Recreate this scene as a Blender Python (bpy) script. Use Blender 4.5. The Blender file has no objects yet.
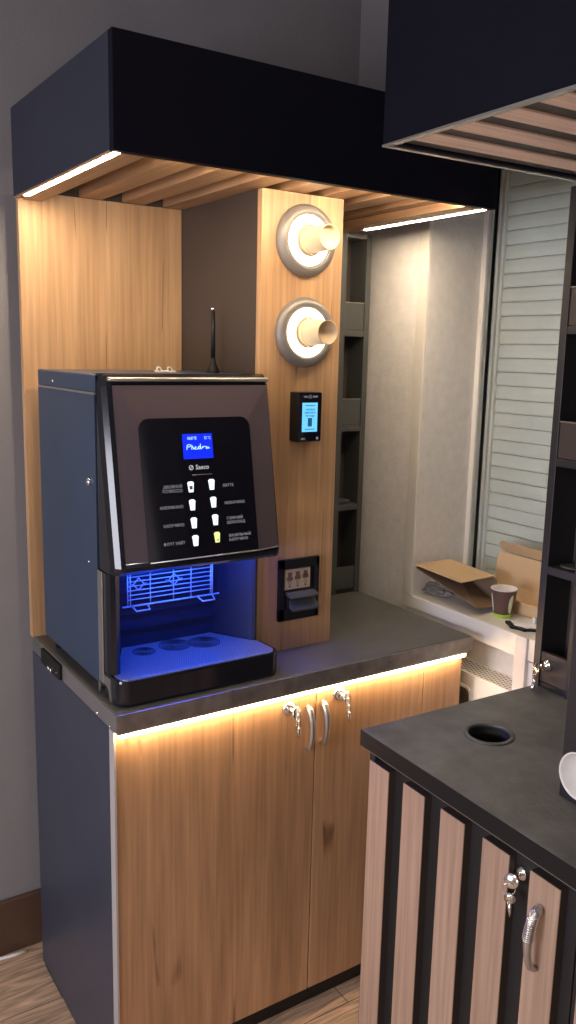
import bpy, bmesh, math, random
from mathutils import Vector, Matrix, noise
random.seed(7)
PI = math.pi
scn = bpy.context.scene
C = scn.collection

# ------------------------------------------------------------------ materials
def newmat(name):
    m = bpy.data.materials.new(name); m.use_nodes = True
    nt = m.node_tree; b = nt.nodes['Principled BSDF']
    return m, nt, b

def plain(name, col, rough=.5, metal=0., bump=0., bscale=300., var=.06, spec=.5, coat=0., emis=None, estr=0., vscale=8.):
    m, nt, b = newmat(name)
    N, L = nt.nodes, nt.links
    tc = N.new('ShaderNodeTexCoord')
    n = N.new('ShaderNodeTexNoise'); n.inputs['Scale'].default_value = vscale; n.inputs['Detail'].default_value = 5
    L.new(tc.outputs['Object'], n.inputs['Vector'])
    r = N.new('ShaderNodeValToRGB')
    r.color_ramp.elements[0].position = .3; r.color_ramp.elements[1].position = .7
    r.color_ramp.elements[0].color = (*[c*(1-var) for c in col], 1)
    r.color_ramp.elements[1].color = (*[min(1, c*(1+var)) for c in col], 1)
    L.new(n.outputs['Fac'], r.inputs['Fac']); L.new(r.outputs['Color'], b.inputs['Base Color'])
    b.inputs['Roughness'].default_value = rough; b.inputs['Metallic'].default_value = metal
    b.inputs['Specular IOR Level'].default_value = spec; b.inputs['Coat Weight'].default_value = coat
    b.inputs['Coat Roughness'].default_value = .08
    if emis:
        b.inputs['Emission Color'].default_value = (*emis, 1); b.inputs['Emission Strength'].default_value = estr
    if bump:
        n2 = N.new('ShaderNodeTexNoise'); n2.inputs['Scale'].default_value = bscale; n2.inputs['Detail'].default_value = 4
        L.new(tc.outputs['Object'], n2.inputs['Vector'])
        bp = N.new('ShaderNodeBump'); bp.inputs['Strength'].default_value = bump; bp.inputs['Distance'].default_value = .002
        L.new(n2.outputs['Fac'], bp.inputs['Height']); L.new(bp.outputs['Normal'], b.inputs['Normal'])
    return m

def oak(name, c_light, c_dark, axis='Z', crack=1., rough=.45, seed=0.):
    """wood grain running along one axis, with knots of darker grain and thin dark cracks"""
    m, nt, b = newmat(name)
    N, L = nt.nodes, nt.links
    tc = N.new('ShaderNodeTexCoord')
    def mapped(across, along, off=0.):
        mp = N.new('ShaderNodeMapping')
        s = [across]*3; s['XYZ'.index(axis)] = along
        mp.inputs['Scale'].default_value = s
        mp.inputs['Location'].default_value = (seed+off, seed*1.7+off, seed*.6)
        L.new(tc.outputs['Object'], mp.inputs['Vector']); return mp
    def noi(mp, sc, det=4, dist=0.):
        n = N.new('ShaderNodeTexNoise'); n.inputs['Scale'].default_value = sc; n.inputs['Detail'].default_value = det
        n.inputs['Distortion'].default_value = dist
        L.new(mp.outputs['Vector'], n.inputs['Vector']); return n
    broad = noi(mapped(1, .12), 9, 6, .8)
    fine = noi(mapped(1, .03), 120, 3)
    r = N.new('ShaderNodeValToRGB'); r.color_ramp.elements[0].position = .28; r.color_ramp.elements[1].position = .72
    r.color_ramp.elements[0].color = (*c_dark, 1); r.color_ramp.elements[1].color = (*c_light, 1)
    L.new(broad.outputs['Fac'], r.inputs['Fac'])
    fr = N.new('ShaderNodeMapRange'); fr.inputs['From Min'].default_value = .3; fr.inputs['From Max'].default_value = .7
    fr.inputs['To Min'].default_value = .80; fr.inputs['To Max'].default_value = 1.12
    L.new(fine.outputs['Fac'], fr.inputs['Value'])
    mul = N.new('ShaderNodeVectorMath'); mul.operation = 'SCALE'
    L.new(r.outputs['Color'], mul.inputs[0]); L.new(fr.outputs['Result'], mul.inputs['Scale'])
    # cracks: thin contour of a stretched noise, only where a second noise allows it
    cr = noi(mapped(1, .045, 3.1), 7, 1, .1)
    sb = N.new('ShaderNodeMath'); sb.operation = 'SUBTRACT'; sb.inputs[1].default_value = .5
    L.new(cr.outputs['Fac'], sb.inputs[0])
    ab = N.new('ShaderNodeMath'); ab.operation = 'ABSOLUTE'; L.new(sb.outputs[0], ab.inputs[0])
    mr = N.new('ShaderNodeMapRange'); mr.inputs['From Min'].default_value = .002; mr.inputs['From Max'].default_value = .008
    mr.inputs['To Min'].default_value = 1; mr.inputs['To Max'].default_value = 0; L.new(ab.outputs[0], mr.inputs['Value'])
    mk = noi(mapped(1, .45, 9.3), 7, 2)
    mk2 = N.new('ShaderNodeMapRange'); mk2.inputs['From Min'].default_value = .51; mk2.inputs['From Max'].default_value = .57
    L.new(mk.outputs['Fac'], mk2.inputs['Value'])
    mm = N.new('ShaderNodeMath'); mm.operation = 'MULTIPLY'; L.new(mr.outputs['Result'], mm.inputs[0]); L.new(mk2.outputs['Result'], mm.inputs[1])
    m3 = N.new('ShaderNodeMath'); m3.operation = 'MULTIPLY'; m3.inputs[1].default_value = .62*crack; L.new(mm.outputs[0], m3.inputs[0])
    mix = N.new('ShaderNodeMix'); mix.data_type = 'RGBA'
    L.new(m3.outputs[0], mix.inputs['Factor']); L.new(mul.outputs['Vector'], mix.inputs['A'])
    mix.inputs['B'].default_value = (c_dark[0]*.3, c_dark[1]*.25, c_dark[2]*.22, 1)
    L.new(mix.outputs['Result'], b.inputs['Base Color'])
    b.inputs['Roughness'].default_value = rough
    bp = N.new('ShaderNodeBump'); bp.inputs['Strength'].default_value = .12; bp.inputs['Distance'].default_value = .001
    L.new(fine.outputs['Fac'], bp.inputs['Height']); L.new(bp.outputs['Normal'], b.inputs['Normal'])
    return m

def emit(name, col, strength):
    m, nt, b = newmat(name)
    b.inputs['Base Color'].default_value = (*[c*.04 for c in col], 1)
    b.inputs['Emission Color'].default_value = (*col, 1); b.inputs['Emission Strength'].default_value = strength
    return m

def floor_mat():
    m, nt, b = newmat('laminate_floor'); N, L = nt.nodes, nt.links
    tc = N.new('ShaderNodeTexCoord')
    br = N.new('ShaderNodeTexBrick'); br.inputs['Scale'].default_value = 1
    br.inputs['Brick Width'].default_value = 1.2; br.inputs['Row Height'].default_value = .13
    br.inputs['Mortar Size'].default_value = .0012
    br.inputs['Color1'].default_value = (.66, .45, .30, 1); br.inputs['Color2'].default_value = (.54, .36, .24, 1)
    br.inputs['Mortar'].default_value = (.08, .05, .035, 1)
    L.new(tc.outputs['Object'], br.inputs['Vector'])
    mp = N.new('ShaderNodeMapping'); mp.inputs['Scale'].default_value = (1.2, 11, 1); L.new(tc.outputs['Object'], mp.inputs['Vector'])
    n = N.new('ShaderNodeTexNoise'); n.inputs['Scale'].default_value = 5; n.inputs['Detail'].default_value = 8; n.inputs['Distortion'].default_value = 1.6
    L.new(mp.outputs['Vector'], n.inputs['Vector'])
    mr = N.new('ShaderNodeMapRange'); mr.inputs['From Min'].default_value = .3; mr.inputs['From Max'].default_value = .7
    mr.inputs['To Min'].default_value = .5; mr.inputs['To Max'].default_value = 1.35; L.new(n.outputs['Fac'], mr.inputs['Value'])
    s = N.new('ShaderNodeVectorMath'); s.operation = 'SCALE'; L.new(br.outputs['Color'], s.inputs[0]); L.new(mr.outputs['Result'], s.inputs['Scale'])
    L.new(s.outputs['Vector'], b.inputs['Base Color']); b.inputs['Roughness'].default_value = .38
    bp = N.new('ShaderNodeBump'); bp.inputs['Strength'].default_value = .2; bp.inputs['Distance'].default_value = .002
    L.new(n.outputs['Fac'], bp.inputs['Height']); L.new(bp.outputs['Normal'], b.inputs['Normal'])
    return m

def dots_mat(name, base, hole, pitch, r, skew=True, metal=.7, rough=.35):
    """sheet metal with a regular pattern of round punched holes (object XY)"""
    m, nt, b = newmat(name); N, L = nt.nodes, nt.links
    tc = N.new('ShaderNodeTexCoord')
    vm = N.new('ShaderNodeVectorMath'); vm.operation = 'SCALE'; vm.inputs['Scale'].default_value = 1/pitch
    L.new(tc.outputs['Object'], vm.inputs[0])
    sp = N.new('ShaderNodeSeparateXYZ'); L.new(vm.outputs['Vector'], sp.inputs[0])
    def math_(op, a, bb=None, c=None):
        n = N.new('ShaderNodeMath'); n.operation = op
        for i, v in enumerate((a, bb, c)):
            if v is None: continue
            if isinstance(v, (int, float)): n.inputs[i].default_value = v
            else: L.new(v, n.inputs[i])
        return n.outputs[0]
    row = math_('FLOOR', sp.outputs['Y']); odd = math_('MULTIPLY', math_('MODULO', math_('ABSOLUTE', row), 2.), .5 if skew else 0.)
    fx = math_('SUBTRACT', math_('FRACT', math_('ADD', sp.outputs['X'], odd)), .5)
    fy = math_('SUBTRACT', math_('FRACT', sp.outputs['Y']), .5)
    d = math_('SQRT', math_('ADD', math_('MULTIPLY', fx, fx), math_('MULTIPLY', fy, fy)))
    f = math_('LESS_THAN', d, r)
    mix = N.new('ShaderNodeMix'); mix.data_type = 'RGBA'; L.new(f, mix.inputs['Factor'])
    mix.inputs['A'].default_value = (*base, 1); mix.inputs['B'].default_value = (*hole, 1)
    L.new(mix.outputs['Result'], b.inputs['Base Color'])
    b.inputs['Metallic'].default_value = metal; b.inputs['Roughness'].default_value = rough
    return m

M = {}
M['oak'] = oak('oak_laminate', (.62, .385, .205), (.43, .245, .12), 'Z')
M['oak_cab'] = oak('oak_laminate_doors', (.58, .345, .185), (.40, .222, .11), 'Z', 1.2, .42, 4.)
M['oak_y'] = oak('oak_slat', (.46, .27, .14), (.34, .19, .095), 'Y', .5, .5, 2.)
M['oak_x'] = oak('ash_slat', (.90, .66, .52), (.80, .56, .43), 'X', .2, .5, 6.)
M['oak_pale'] = oak('pale_oak_slat', (.48, .33, .235), (.38, .25, .175), 'Z', .3, .5, 8.)
M['graphite'] = plain('graphite_laminate', (.042, .050, .075), .4, 0, .15, 500)
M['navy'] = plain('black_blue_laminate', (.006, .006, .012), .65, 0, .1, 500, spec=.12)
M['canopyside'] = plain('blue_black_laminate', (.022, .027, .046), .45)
M['brownblack'] = plain('dark_brown_laminate', (.052, .039, .034), .5, 0, .1, 400)
M['shelfmetal'] = plain('dark_grey_metal', (.09, .095, .095), .4, .3, .08, 300)
M['black'] = plain('matt_black', (.009, .009, .010), .5, spec=.3)
M['blackmetal'] = plain('black_coated_metal', (.035, .033, .036), .4, .2)
M['blackpanel'] = plain('black_board', (.016, .014, .014), .55)
M['blackgloss'] = plain('gloss_black_plastic', (.008, .009, .014), .16, 0, 0, coat=.1)
M['stone'] = plain('dark_worktop', (.12, .117, .112), .34, 0, .18, 260, .16, vscale=14)
M['stone_b'] = plain('slate_worktop', (.125, .128, .118), .42, 0, .3, 120, .3, vscale=18)
M['alu'] = plain('satin_aluminium', (.55, .54, .53), .32, .9)
M['steel'] = plain('worn_edge_metal', (.30, .28, .26), .38, .7, .1, 60, .25, vscale=30)
M['edge'] = plain('pale_edge_banding', (.45, .42, .40), .5)
M['chrome'] = plain('chrome', (.82, .80, .78), .14, 1.)
M['greyplastic'] = plain('grey_ring_plastic', (.22, .205, .19), .4, .2)
M['cupcard'] = plain('tan_cup_paper', (.64, .49, .31), .6)
M['cupwhite'] = plain('white_cup_paper', (.80, .78, .75), .55)
M['cupbrown'] = plain('brown_cup_paper', (.16, .085, .075), .55)
M['cupgreen'] = plain('green_cup_band', (.38, .58, .05), .55)
M['cuppale'] = plain('pale_green_leaf_print', (.66, .72, .50), .55)
M['card'] = plain('corrugated_cardboard', (.60, .42, .24), .8, 0, .2, 200)
M['card_shade'] = plain('shade_dark_cardboard', (.22, .145, .085), .85, 0, .2, 200)  # dark brown holds the shade inside the open box
M['wall'] = plain('wall_paint', (.26, .245, .25), .85, 0, .3, 160, .03)
M['wallpaper'] = plain('embossed_wallpaper', (.83, .80, .79), .8, 0, .8, 110, .05, vscale=40)
M['trim'] = plain('cream_casing', (.74, .71, .66), .45)
M['sill'] = plain('white_sill', (.80, .77, .68), .35)
M['whitepaint'] = plain('white_enamel', (.88, .86, .82), .35)
M['shutter'] = plain('roller_shutter_paint', (.84, .84, .79), .45)
M['base'] = plain('brown_baseboard', (.10, .055, .035), .45)
M['facia'] = plain('purple_brown_plastic', (.115, .09, .108), .32, .35)
M['bluebody'] = plain('coffee_machine_side', (.048, .085, .150), .33, .4)
M['glassblack'] = plain('black_panel_glass', (.006, .006, .012), .1, coat=.6)
M['text'] = emit('panel_lettering', (.75, .75, .80), .30)
M['brandtext'] = emit('brand_lettering', (.9, .9, .95), .7)
M['screenblue'] = emit('blue_display', (.0, .02, 1.), 1.2)
M['screentext'] = emit('display_writing', (.45, .75, 1.), 1.6)
M['cupicon'] = emit('lit_cup_icon', (.86, .95, 1.), 1.5)
M['cupicon_y'] = emit('lit_yellow_cup_icon', (.85, .9, .35), 1.1)
M['icon_d'] = plain('icon_print', (.16, .09, .05), .5)
M['icon_o'] = plain('icon_orange_print', (.6, .25, .12), .5)
M['termscreen'] = emit('cyan_display', (.16, .62, 1.), 1.15)
M['termink'] = emit('display_ink', (.02, .14, .35), .6)
M['led'] = emit('warm_led', (1., .70, .40), 55.)
M['led_top'] = emit('neutral_led', (1., .80, .56), 135.)
M['ringglow'] = emit('ring_glow', (1., .86, .62), 7.)
M['blueled'] = emit('blue_led', (.015, .085, 1.), 210.)
M['rackwire'] = plain('zinc_wire', (.50, .52, .56), .45, .25)
M['tray'] = dots_mat('perforated_drip_plate', (.50, .52, .56), (.05, .05, .06), .0052, .2)
M['radgrille'] = dots_mat('punched_white_grille', (.80, .78, .74), (.13, .12, .11), .011, .3, True, 0., .4)
M['bayblack'] = plain('bay_plastic', (.014, .016, .028), .35, 0, 0, spec=.35)
M['floor'] = floor_mat()
M['ceil'] = plain('ceiling_paint', (.5, .48, .46), .9)
M['coinplate'] = plain('coin_faceplate_metal', (.72, .60, .38), .35, .6)
M['keybow'] = plain('key_metal', (.80, .77, .72), .22, 1.)
def bag_mat():
    m, nt, b = newmat('clear_plastic_bag')
    b.inputs['Base Color'].default_value = (.75, .73, .7, 1); b.inputs['Roughness'].default_value = .25
    b.inputs['Transmission Weight'].default_value = .55; b.inputs['IOR'].default_value = 1.2
    n = nt.nodes.new('ShaderNodeTexNoise'); n.inputs['Scale'].default_value = 60
    bp = nt.nodes.new('ShaderNodeBump'); bp.inputs['Strength'].default_value = .8; bp.inputs['Distance'].default_value = .004
    nt.links.new(n.outputs['Fac'], bp.inputs['Height']); nt.links.new(bp.outputs['Normal'], b.inputs['Normal'])
    return m
M['bag'] = bag_mat()
def glass_mat():
    m, nt, b = newmat('window_pane')
    b.inputs['Base Color'].default_value = (.95, 1, .98, 1); b.inputs['Roughness'].default_value = .02
    b.inputs['Transmission Weight'].default_value = 1.; b.inputs['IOR'].default_value = 1.02
    return m
M['pane'] = glass_mat()

# ------------------------------------------------------------------ geometry helpers
class G:
    """collects shapes of one mesh, in the coordinates of its unit"""
    def __init__(s): s.bm = bmesh.new()
    def box(s, x0, x1, y0, y1, z0, z1, bev=0., mi=0, seg=2):
        r = bmesh.ops.create_cube(s.bm, size=1)
        vs = r['verts']
        for v in vs:
            v.co = Vector(((x0+x1)/2+v.co.x*(x1-x0), (y0+y1)/2+v.co.y*(y1-y0), (z0+z1)/2+v.co.z*(z1-z0)))
        fs = {f for v in vs for f in v.link_faces}
        for f in fs: f.material_index = mi
        if bev:
            es = list({e for v in vs for e in v.link_edges})
            bmesh.ops.bevel(s.bm, geom=es, offset=bev, segments=seg, profile=.5, affect='EDGES')
        return s
    def prism(s, pts, axis, a, b, mi=0):
        """polygon in the two other axes (cyclic order), extruded along axis a..b"""
        def mk(p, t):
            return Vector({'X': (t, p[0], p[1]), 'Y': (p[0], t, p[1]), 'Z': (p[0], p[1], t)}[axis])
        A = [s.bm.verts.new(mk(p, a)) for p in pts]; B = [s.bm.verts.new(mk(p, b)) for p in pts]
        n = len(pts); fs = [s.bm.faces.new(A), s.bm.faces.new(B[::-1])]
        for i in range(n): fs.append(s.bm.faces.new((A[i], B[i], B[(i+1) % n], A[(i+1) % n])))
        for f in fs: f.material_index = mi
        return s
    def tube(s, path, r, seg=10, cap=True, mi=0):
        P = [Vector(p) for p in path]; n = len(P)
        R = r if isinstance(r, (list, tuple)) else [r]*n
        rings = []; up = None
        for i, p in enumerate(P):
            t = (P[min(i+1, n-1)]-P[max(i-1, 0)]).normalized()
            if up is None:
                up = Vector((0, 0, 1)) if abs(t.z) < .9 else Vector((1, 0, 0))
            u = (up-t*up.dot(t)).normalized(); w = t.cross(u); up = u
            rings.append([s.bm.verts.new(p+(u*math.cos(a)+w*math.sin(a))*R[i]) for a in [2*PI*k/seg for k in range(seg)]])
        for i in range(n-1):
            for k in range(seg):
                f = s.bm.faces.new((rings[i][k], rings[i][(k+1) % seg], rings[i+1][(k+1) % seg], rings[i+1][k])); f.smooth = True; f.material_index = mi
        if cap:
            for rr in (rings[0][::-1], rings[-1]):
                f = s.bm.faces.new(rr); f.material_index = mi
        return s
    def lathe(s, prof, org, d, seg=40, mi=0, closed=False):
        """profile (radius, distance along d) turned about the axis d through org"""
        o = Vector(org); d = Vector(d).normalized()
        u = d.orthogonal().normalized(); w = d.cross(u)
        rings = []
        for r, h in prof:
            if r < 1e-6: rings.append([s.bm.verts.new(o+d*h)])
            else: rings.append([s.bm.verts.new(o+d*h+(u*math.cos(2*PI*k/seg)+w*math.sin(2*PI*k/seg))*r) for k in range(seg)])
        m = len(rings); rng = range(m) if closed else range(m-1)
        for i in rng:
            A, B = rings[i], rings[(i+1) % m]
            for k in range(seg):
                k2 = (k+1) % seg
                if len(A) == 1 and len(B) == 1: continue
                if len(A) == 1: f = s.bm.faces.new((A[0], B[k2], B[k]))
                elif len(B) == 1: f = s.bm.faces.new((A[k], A[k2], B[0]))
                else: f = s.bm.faces.new((A[k], A[k2], B[k2], B[k]))
                f.smooth = True; f.material_index = mi
        return s
    def torus(s, c, axis, R, r, seg=32, sub=6, mi=0):
        d = Vector(axis).normalized(); u = d.orthogonal().normalized(); w = d.cross(u); c = Vector(c)
        rings = []
        for k in range(seg):
            a = 2*PI*k/seg; o = u*math.cos(a)+w*math.sin(a)
            rings.append([s.bm.verts.new(c+o*(R+r*math.cos(b))+d*r*math.sin(b)) for b in [2*PI*j/sub for j in range(sub)]])
        for k in range(seg):
            for j in range(sub):
                f = s.bm.faces.new((rings[k][j], rings[(k+1) % seg][j], rings[(k+1) % seg][(j+1) % sub], rings[k][(j+1) % sub])); f.smooth = True; f.material_index = mi
        return s
    def loft(s, secs, cap=True, smooth=False, mi=0):
        R = [[s.bm.verts.new(Vector(p)) for p in sec] for sec in secs]; n = len(R[0])
        for i in range(len(R)-1):
            for k in range(n):
                f = s.bm.faces.new((R[i][k], R[i][(k+1) % n], R[i+1][(k+1) % n], R[i+1][k])); f.smooth = smooth; f.material_index = mi
        if cap:
            s.bm.faces.new(R[0][::-1]).material_index = mi; s.bm.faces.new(R[-1]).material_index = mi
        return s
    def plate(s, quad, th, mi=0):
        """four (or more) corner points, thickened by th along their normal"""
        P = [Vector(q) for q in quad]; n = (P[1]-P[0]).cross(P[2]-P[0]).normalized()*th
        A = [s.bm.verts.new(p) for p in P]; B = [s.bm.verts.new(p+n) for p in P]; k = len(P)
        fs = [s.bm.faces.new(A[::-1]), s.bm.faces.new(B)]
        for i in range(k): fs.append(s.bm.faces.new((A[i], A[(i+1) % k], B[(i+1) % k], B[i])))
        for f in fs: f.material_index = mi
        return s

# two furniture units: U0 is the room's own frame, UB stands turned a little (1.8 degrees)
BROT = -.031; BO = Vector((.374, -.287, 0))
FR = {'A': (Vector((0, 0, 0)), 0.), 'B': (BO, BROT)}

def thing(name, label, cat, base, fr='A', group=None):
    o = bpy.data.objects.new(name, None); C.objects.link(o); o.empty_display_size = .05
    org, rot = FR[fr]
    o.location = org+Matrix.Rotation(rot, 3, 'Z') @ Vector(base); o.rotation_euler = (0, 0, rot)
    o['label'] = label; o['category'] = cat
    if group: o['group'] = group
    o['_b'] = list(base)
    return o
def rootof(o):
    while o.parent: o = o.parent
    return o
def put(name, g, mat, parent=None, base=None, fr='A', label=None, smooth_angle=None):
    """link a G as one mesh; under a parent it takes the root's base point"""
    me = bpy.data.meshes.new(name)
    b = Vector(rootof(parent)['_b']) if parent else Vector(base or (0, 0, 0))
    bmesh.ops.translate(g.bm, verts=g.bm.verts[:], vec=-b)
    bmesh.ops.recalc_face_normals(g.bm, faces=g.bm.faces[:])
    g.bm.to_mesh(me); g.bm.free()
    for mm in (mat if isinstance(mat, (list, tuple)) else [mat]): me.materials.append(M[mm])
    o = bpy.data.objects.new(name, me); C.objects.link(o)
    if parent: o.parent = parent
    else:
        org, rot = FR[fr]
        o.location = org+Matrix.Rotation(rot, 3, 'Z') @ b; o.rotation_euler = (0, 0, rot); o['_b'] = list(b)
    if label: o['label'] = label
    return o
def tag(o, label, cat, group=None):
    o['label'] = label; o['category'] = cat
    if group: o['group'] = group
    return o
def struct(o): o['kind'] = 'structure'; return o
def text_g(g, s, size, mat3, depth=.0006, align='CENTER', xs=1., mi=0):
    """lettering turned into mesh and placed by a 4x4 matrix (text lies in its XY plane, facing +Z)"""
    cu = bpy.data.curves.new('t', 'FONT'); cu.body = s; cu.size = size; cu.align_x = align; cu.align_y = 'CENTER'
    cu.extrude = depth/2; cu.resolution_u = 2; cu.space_line = 1.02
    ob = bpy.data.objects.new('t', cu); C.objects.link(ob)
    bpy.context.view_layer.update()
    me = bpy.data.meshes.new_from_object(ob.evaluated_get(bpy.context.evaluated_depsgraph_get()))
    bpy.data.objects.remove(ob); bpy.data.curves.remove(cu)
    me.transform(mat3 @ Matrix.Diagonal((xs, 1, 1, 1)))
    n0 = len(g.bm.faces); g.bm.from_mesh(me); g.bm.faces.ensure_lookup_table()
    for f in g.bm.faces[n0:]: f.material_index = mi
    bpy.data.meshes.remove(me)
def frame_mat(o, right, up):
    r = Vector(right).normalized(); u = Vector(up).normalized(); n = r.cross(u)
    return Matrix(((r.x, u.x, n.x, o[0]), (r.y, u.y, n.y, o[1]), (r.z, u.z, n.z, o[2]), (0, 0, 0, 1)))
def rrect(x0, x1, z0, z1, r, corners=(1, 1, 1, 1), n=6):
    """rounded rectangle outline; corners: bl, br, tr, tl"""
    out = []
    for i, (cx, cz, a0) in enumerate(((x0, z0, PI), (x1, z0, 1.5*PI), (x1, z1, 0), (x0, z1, .5*PI))):
        if not corners[i]: out.append((cx, cz)); continue
        ox = cx+(r if cx == x0 else -r); oz = cz+(r if cz == z0 else -r)
        for k in range(n+1):
            a = a0+.5*PI*k/n; out.append((ox+r*math.cos(a), oz+r*math.sin(a)))
    return out

# ------------------------------------------------------------------ room shell
RX0, RX1, RY0, RY1, RZ = -2.6, 1.01, -3.2, .63, 2.7
g = G().box(RX0-.1, 1.6, RY0-.1, RY1+.1, -.06, 0); struct(put('floor', g, 'floor'))
g = G().box(RX0-.1, 1.6, RY0-.1, RY1+.1, RZ, RZ+.06); struct(put('ceiling', g, 'ceil'))
g = G().box(RX0-.1, 1.6, RY1, RY1+.1, 0, RZ); struct(put('wall_back', g, 'wall'))
g = G().box(RX0-.1, RX0, RY0, RY1, 0, RZ); struct(put('wall_left', g, 'wall'))
g = G().box(RX0-.1, 1.6, RY0-.1, RY0, 0, RZ); struct(put('wall_front', g, 'wall'))
# window wall: niche y -1.35..0.29 above the sill, radiator recess y -.10..0.60 below it
NX = 1.235; NY0, NY1 = -1.35, .29; SZ = .925; NT = 2.45; NX0 = .325
g = G()
g.prism([(RX1, NY1), (NX+.03, NX0), (1.6, NX0), (1.6, RY1), (RX1, RY1)], 'Z', SZ-.06, RZ)   # pier left of the niche, splayed reveal
g.box(RX1, 1.6, RY0, NY0, SZ-.06, RZ)             # pier right of the niche
g.box(RX1, 1.6, NY0, NX0, NT, RZ)                 # lintel
g.box(1.088, 1.6, RY0, RY1, 0, SZ-.06)            # behind the radiator
g.box(RX1, 1.09, RY0, -.137, 0, SZ-.06)           # right of the radiator recess
g.box(1.30, 1.6, NY0, NX0, SZ-.06, NT)            # behind the shutter (outer reveal)
g.box(RX1-.0015, RX1, RY0, RY1, 2.125, RZ, 0, 1)
struct(put('wall_right', g, ['wallpaper', 'wall']))
g = G().prism([(RX1-.004, NY0), (1.3, NY0), (1.3, NX0), (NX+.03, NX0), (RX1-.004, NY1)], 'Z', SZ-.055, SZ)
g.box(RX1-.006, RX1+.005, -.10, NY1+.04, SZ-.036, SZ-.0005, .001)
struct(put('trim_1', g, 'sill'))
g = G().box(RX1-.008, RX1+.001, NY1, NY1+.04, SZ, NT, .003); g.box(RX1-.008, RX1+.001, NY0, NY1+.04, NT, NT+.04, .003)
struct(put('trim_2', g, 'trim'))
g = G().box(RX1-.012, 1.088, -.137, -.10, 0, SZ+.0008, .002); struct(put('trim_3', g, 'trim'))
g = G().box(RX0, RX1, RY1-.016, RY1, 0, .155, .004); struct(put('baseboard_back', g, 'base'))
g = G().box(RX0, RX0+.016, RY0, RY1-.016, 0, .155, .004); struct(put('baseboard_left', g, 'base'))
# window
w = bpy.data.objects.new('window_1', None); C.objects.link(w); w['kind'] = 'structure'; w['_b'] = [0, 0, 0]
g = G()
g.box(NX-.006, NX+.02, NX0-.020, NX0, SZ, NT, .002)
g.box(NX-.012, NX+.02, NY0, NY0+.04, SZ, NT, .003)
g.box(NX-.006, NX+.02, NY0, NX0, SZ, SZ+.012, .003); g.box(NX-.006, NX+.02, NY0, NX0, NT-.05, NT, .003)
put('window_frame', g, 'whitepaint', w)
g = G().box(NX+.005, NX+.009, NY0+.04, NX0-.020, SZ+.012, NT-.05); put('window_pane', g, 'pane', w)
g = G()
g.box(NX+.018, NX+.028, NX0-.0235, NX0-.0205, SZ+.01, NT, .0005); put('window_gasket', g, 'black', w)
g = G().box(NX+.028, NX+.06, NX0-.034, NX0-.0240, SZ+.005, NT, .002).box(NX+.034, NX+.06, NX0-.047, NX0-.037, SZ+.005, NT, .002)
put('shutter_guide', g, 'whitepaint', w)
g = G(); z = SZ+.012; sy0, sy1 = NY0+.06, NX0-.046
while z < NT:                                     # curved slats of the closed shutter
    sec = [(NX+.055, z), (NX+.0440, z+.0008), (NX+.0425, z+.006), (NX+.0415, z+.018), (NX+.0425, z+.031), (NX+.0440, z+.0372), (NX+.056, z+.0382), (NX+.056, z)]
    g.prism(sec, 'Y', sy0, sy1) if False else g.bm
    A = [g.bm.verts.new((p[0], sy0, p[1])) for p in sec]; B = [g.bm.verts.new((p[0], sy1, p[1])) for p in sec]
    for i in range(len(sec)): g.bm.faces.new((A[i], B[i], B[(i+1) % len(sec)], A[(i+1) % len(sec)]))
    z += .0387
put('shutter_curtain', g, 'shutter', w)
g = G().lathe([(0, 0), (.006, 0), (.006, .004), (.003, .006), (0, .006)], (NX+.041, .125, .998), (-1, 0, 0), 14)
put('shutter_stop', g, 'alu', w)

# radiator under the sill
t = thing('radiator', 'white convector radiator with punched top grille, under the window sill', 'radiator', (1.05, .2, 0))
g = G().box(1.012, 1.082, -.095, .55, .765, .771, .002); put('top_grille', g, 'radgrille', t)
g = G().box(1.008, 1.014, -.097, .55, .18, .771, .002).box(1.082, 1.087, -.097, .55, .18, .771, .001).box(1.014, 1.082, -.097, -.094, .18, .765).box(1.014, 1.082, .546, .55, .18, .765)
put('casing', g, 'whitepaint', t)
g = G().prism([(y, z) for y, z in rrect(.04, .16, .5, .735, .02)], 'X', 1.0045, 1.0085); hf = put('rim', g, 'whitepaint', t)
g = G().prism([(y, z) for y, z in rrect(.047, .153, .5, .728, .015)], 'X', 1.0035, 1.0055); put('grey_patch', g, 'steel', t, label='grey rounded patch with white rim')  # grey rounded plate over the slightly larger white one
for yy in (0., .45):
    g = G().box(1.03, 1.07, yy, yy+.03, 0, .19, .002); put('bracket', g, 'whitepaint', t)

# ------------------------------------------------------------------ shared makers
H = .9
def make_handle(parent, P, out, k=.10):
    """arched bar handle: P top fixing point, out = unit vector away from the door"""
    P = Vector(P); o = Vector(out)
    path = []; rr = []
    n = 18
    for i in range(n+1):
        u = i/n
        d = .005+.019*math.sin(PI*min(1, max(0, u)))**.5
        path.append(P+Vector((0, 0, -k*u))+o*d); rr.append(.0082-.0030*u)
    g = G().tube([P-o*.0, path[0]+o*.003], .006, 10)
    g.tube(path, rr, 12)
    g.tube([path[-1]+o*.003, P+Vector((0, 0, -k))], .0042, 10)
    h = put('handle', g, 'alu', parent, label='arched satin metal handle')
    return h
def make_grip(parent, P, out, k=.10):
    P = Vector(P); o = Vector(out); g = G()
    for i in range(12):
        u = .08+.032*i
        d = .005+.019*math.sin(PI*u)**.5
        g.torus(P+Vector((0, 0, -k*u))+o*d, (0, 0, 1), .0080, .0011, 16, 5)
    put('ribbed_grip', g, 'chrome', parent)
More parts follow.
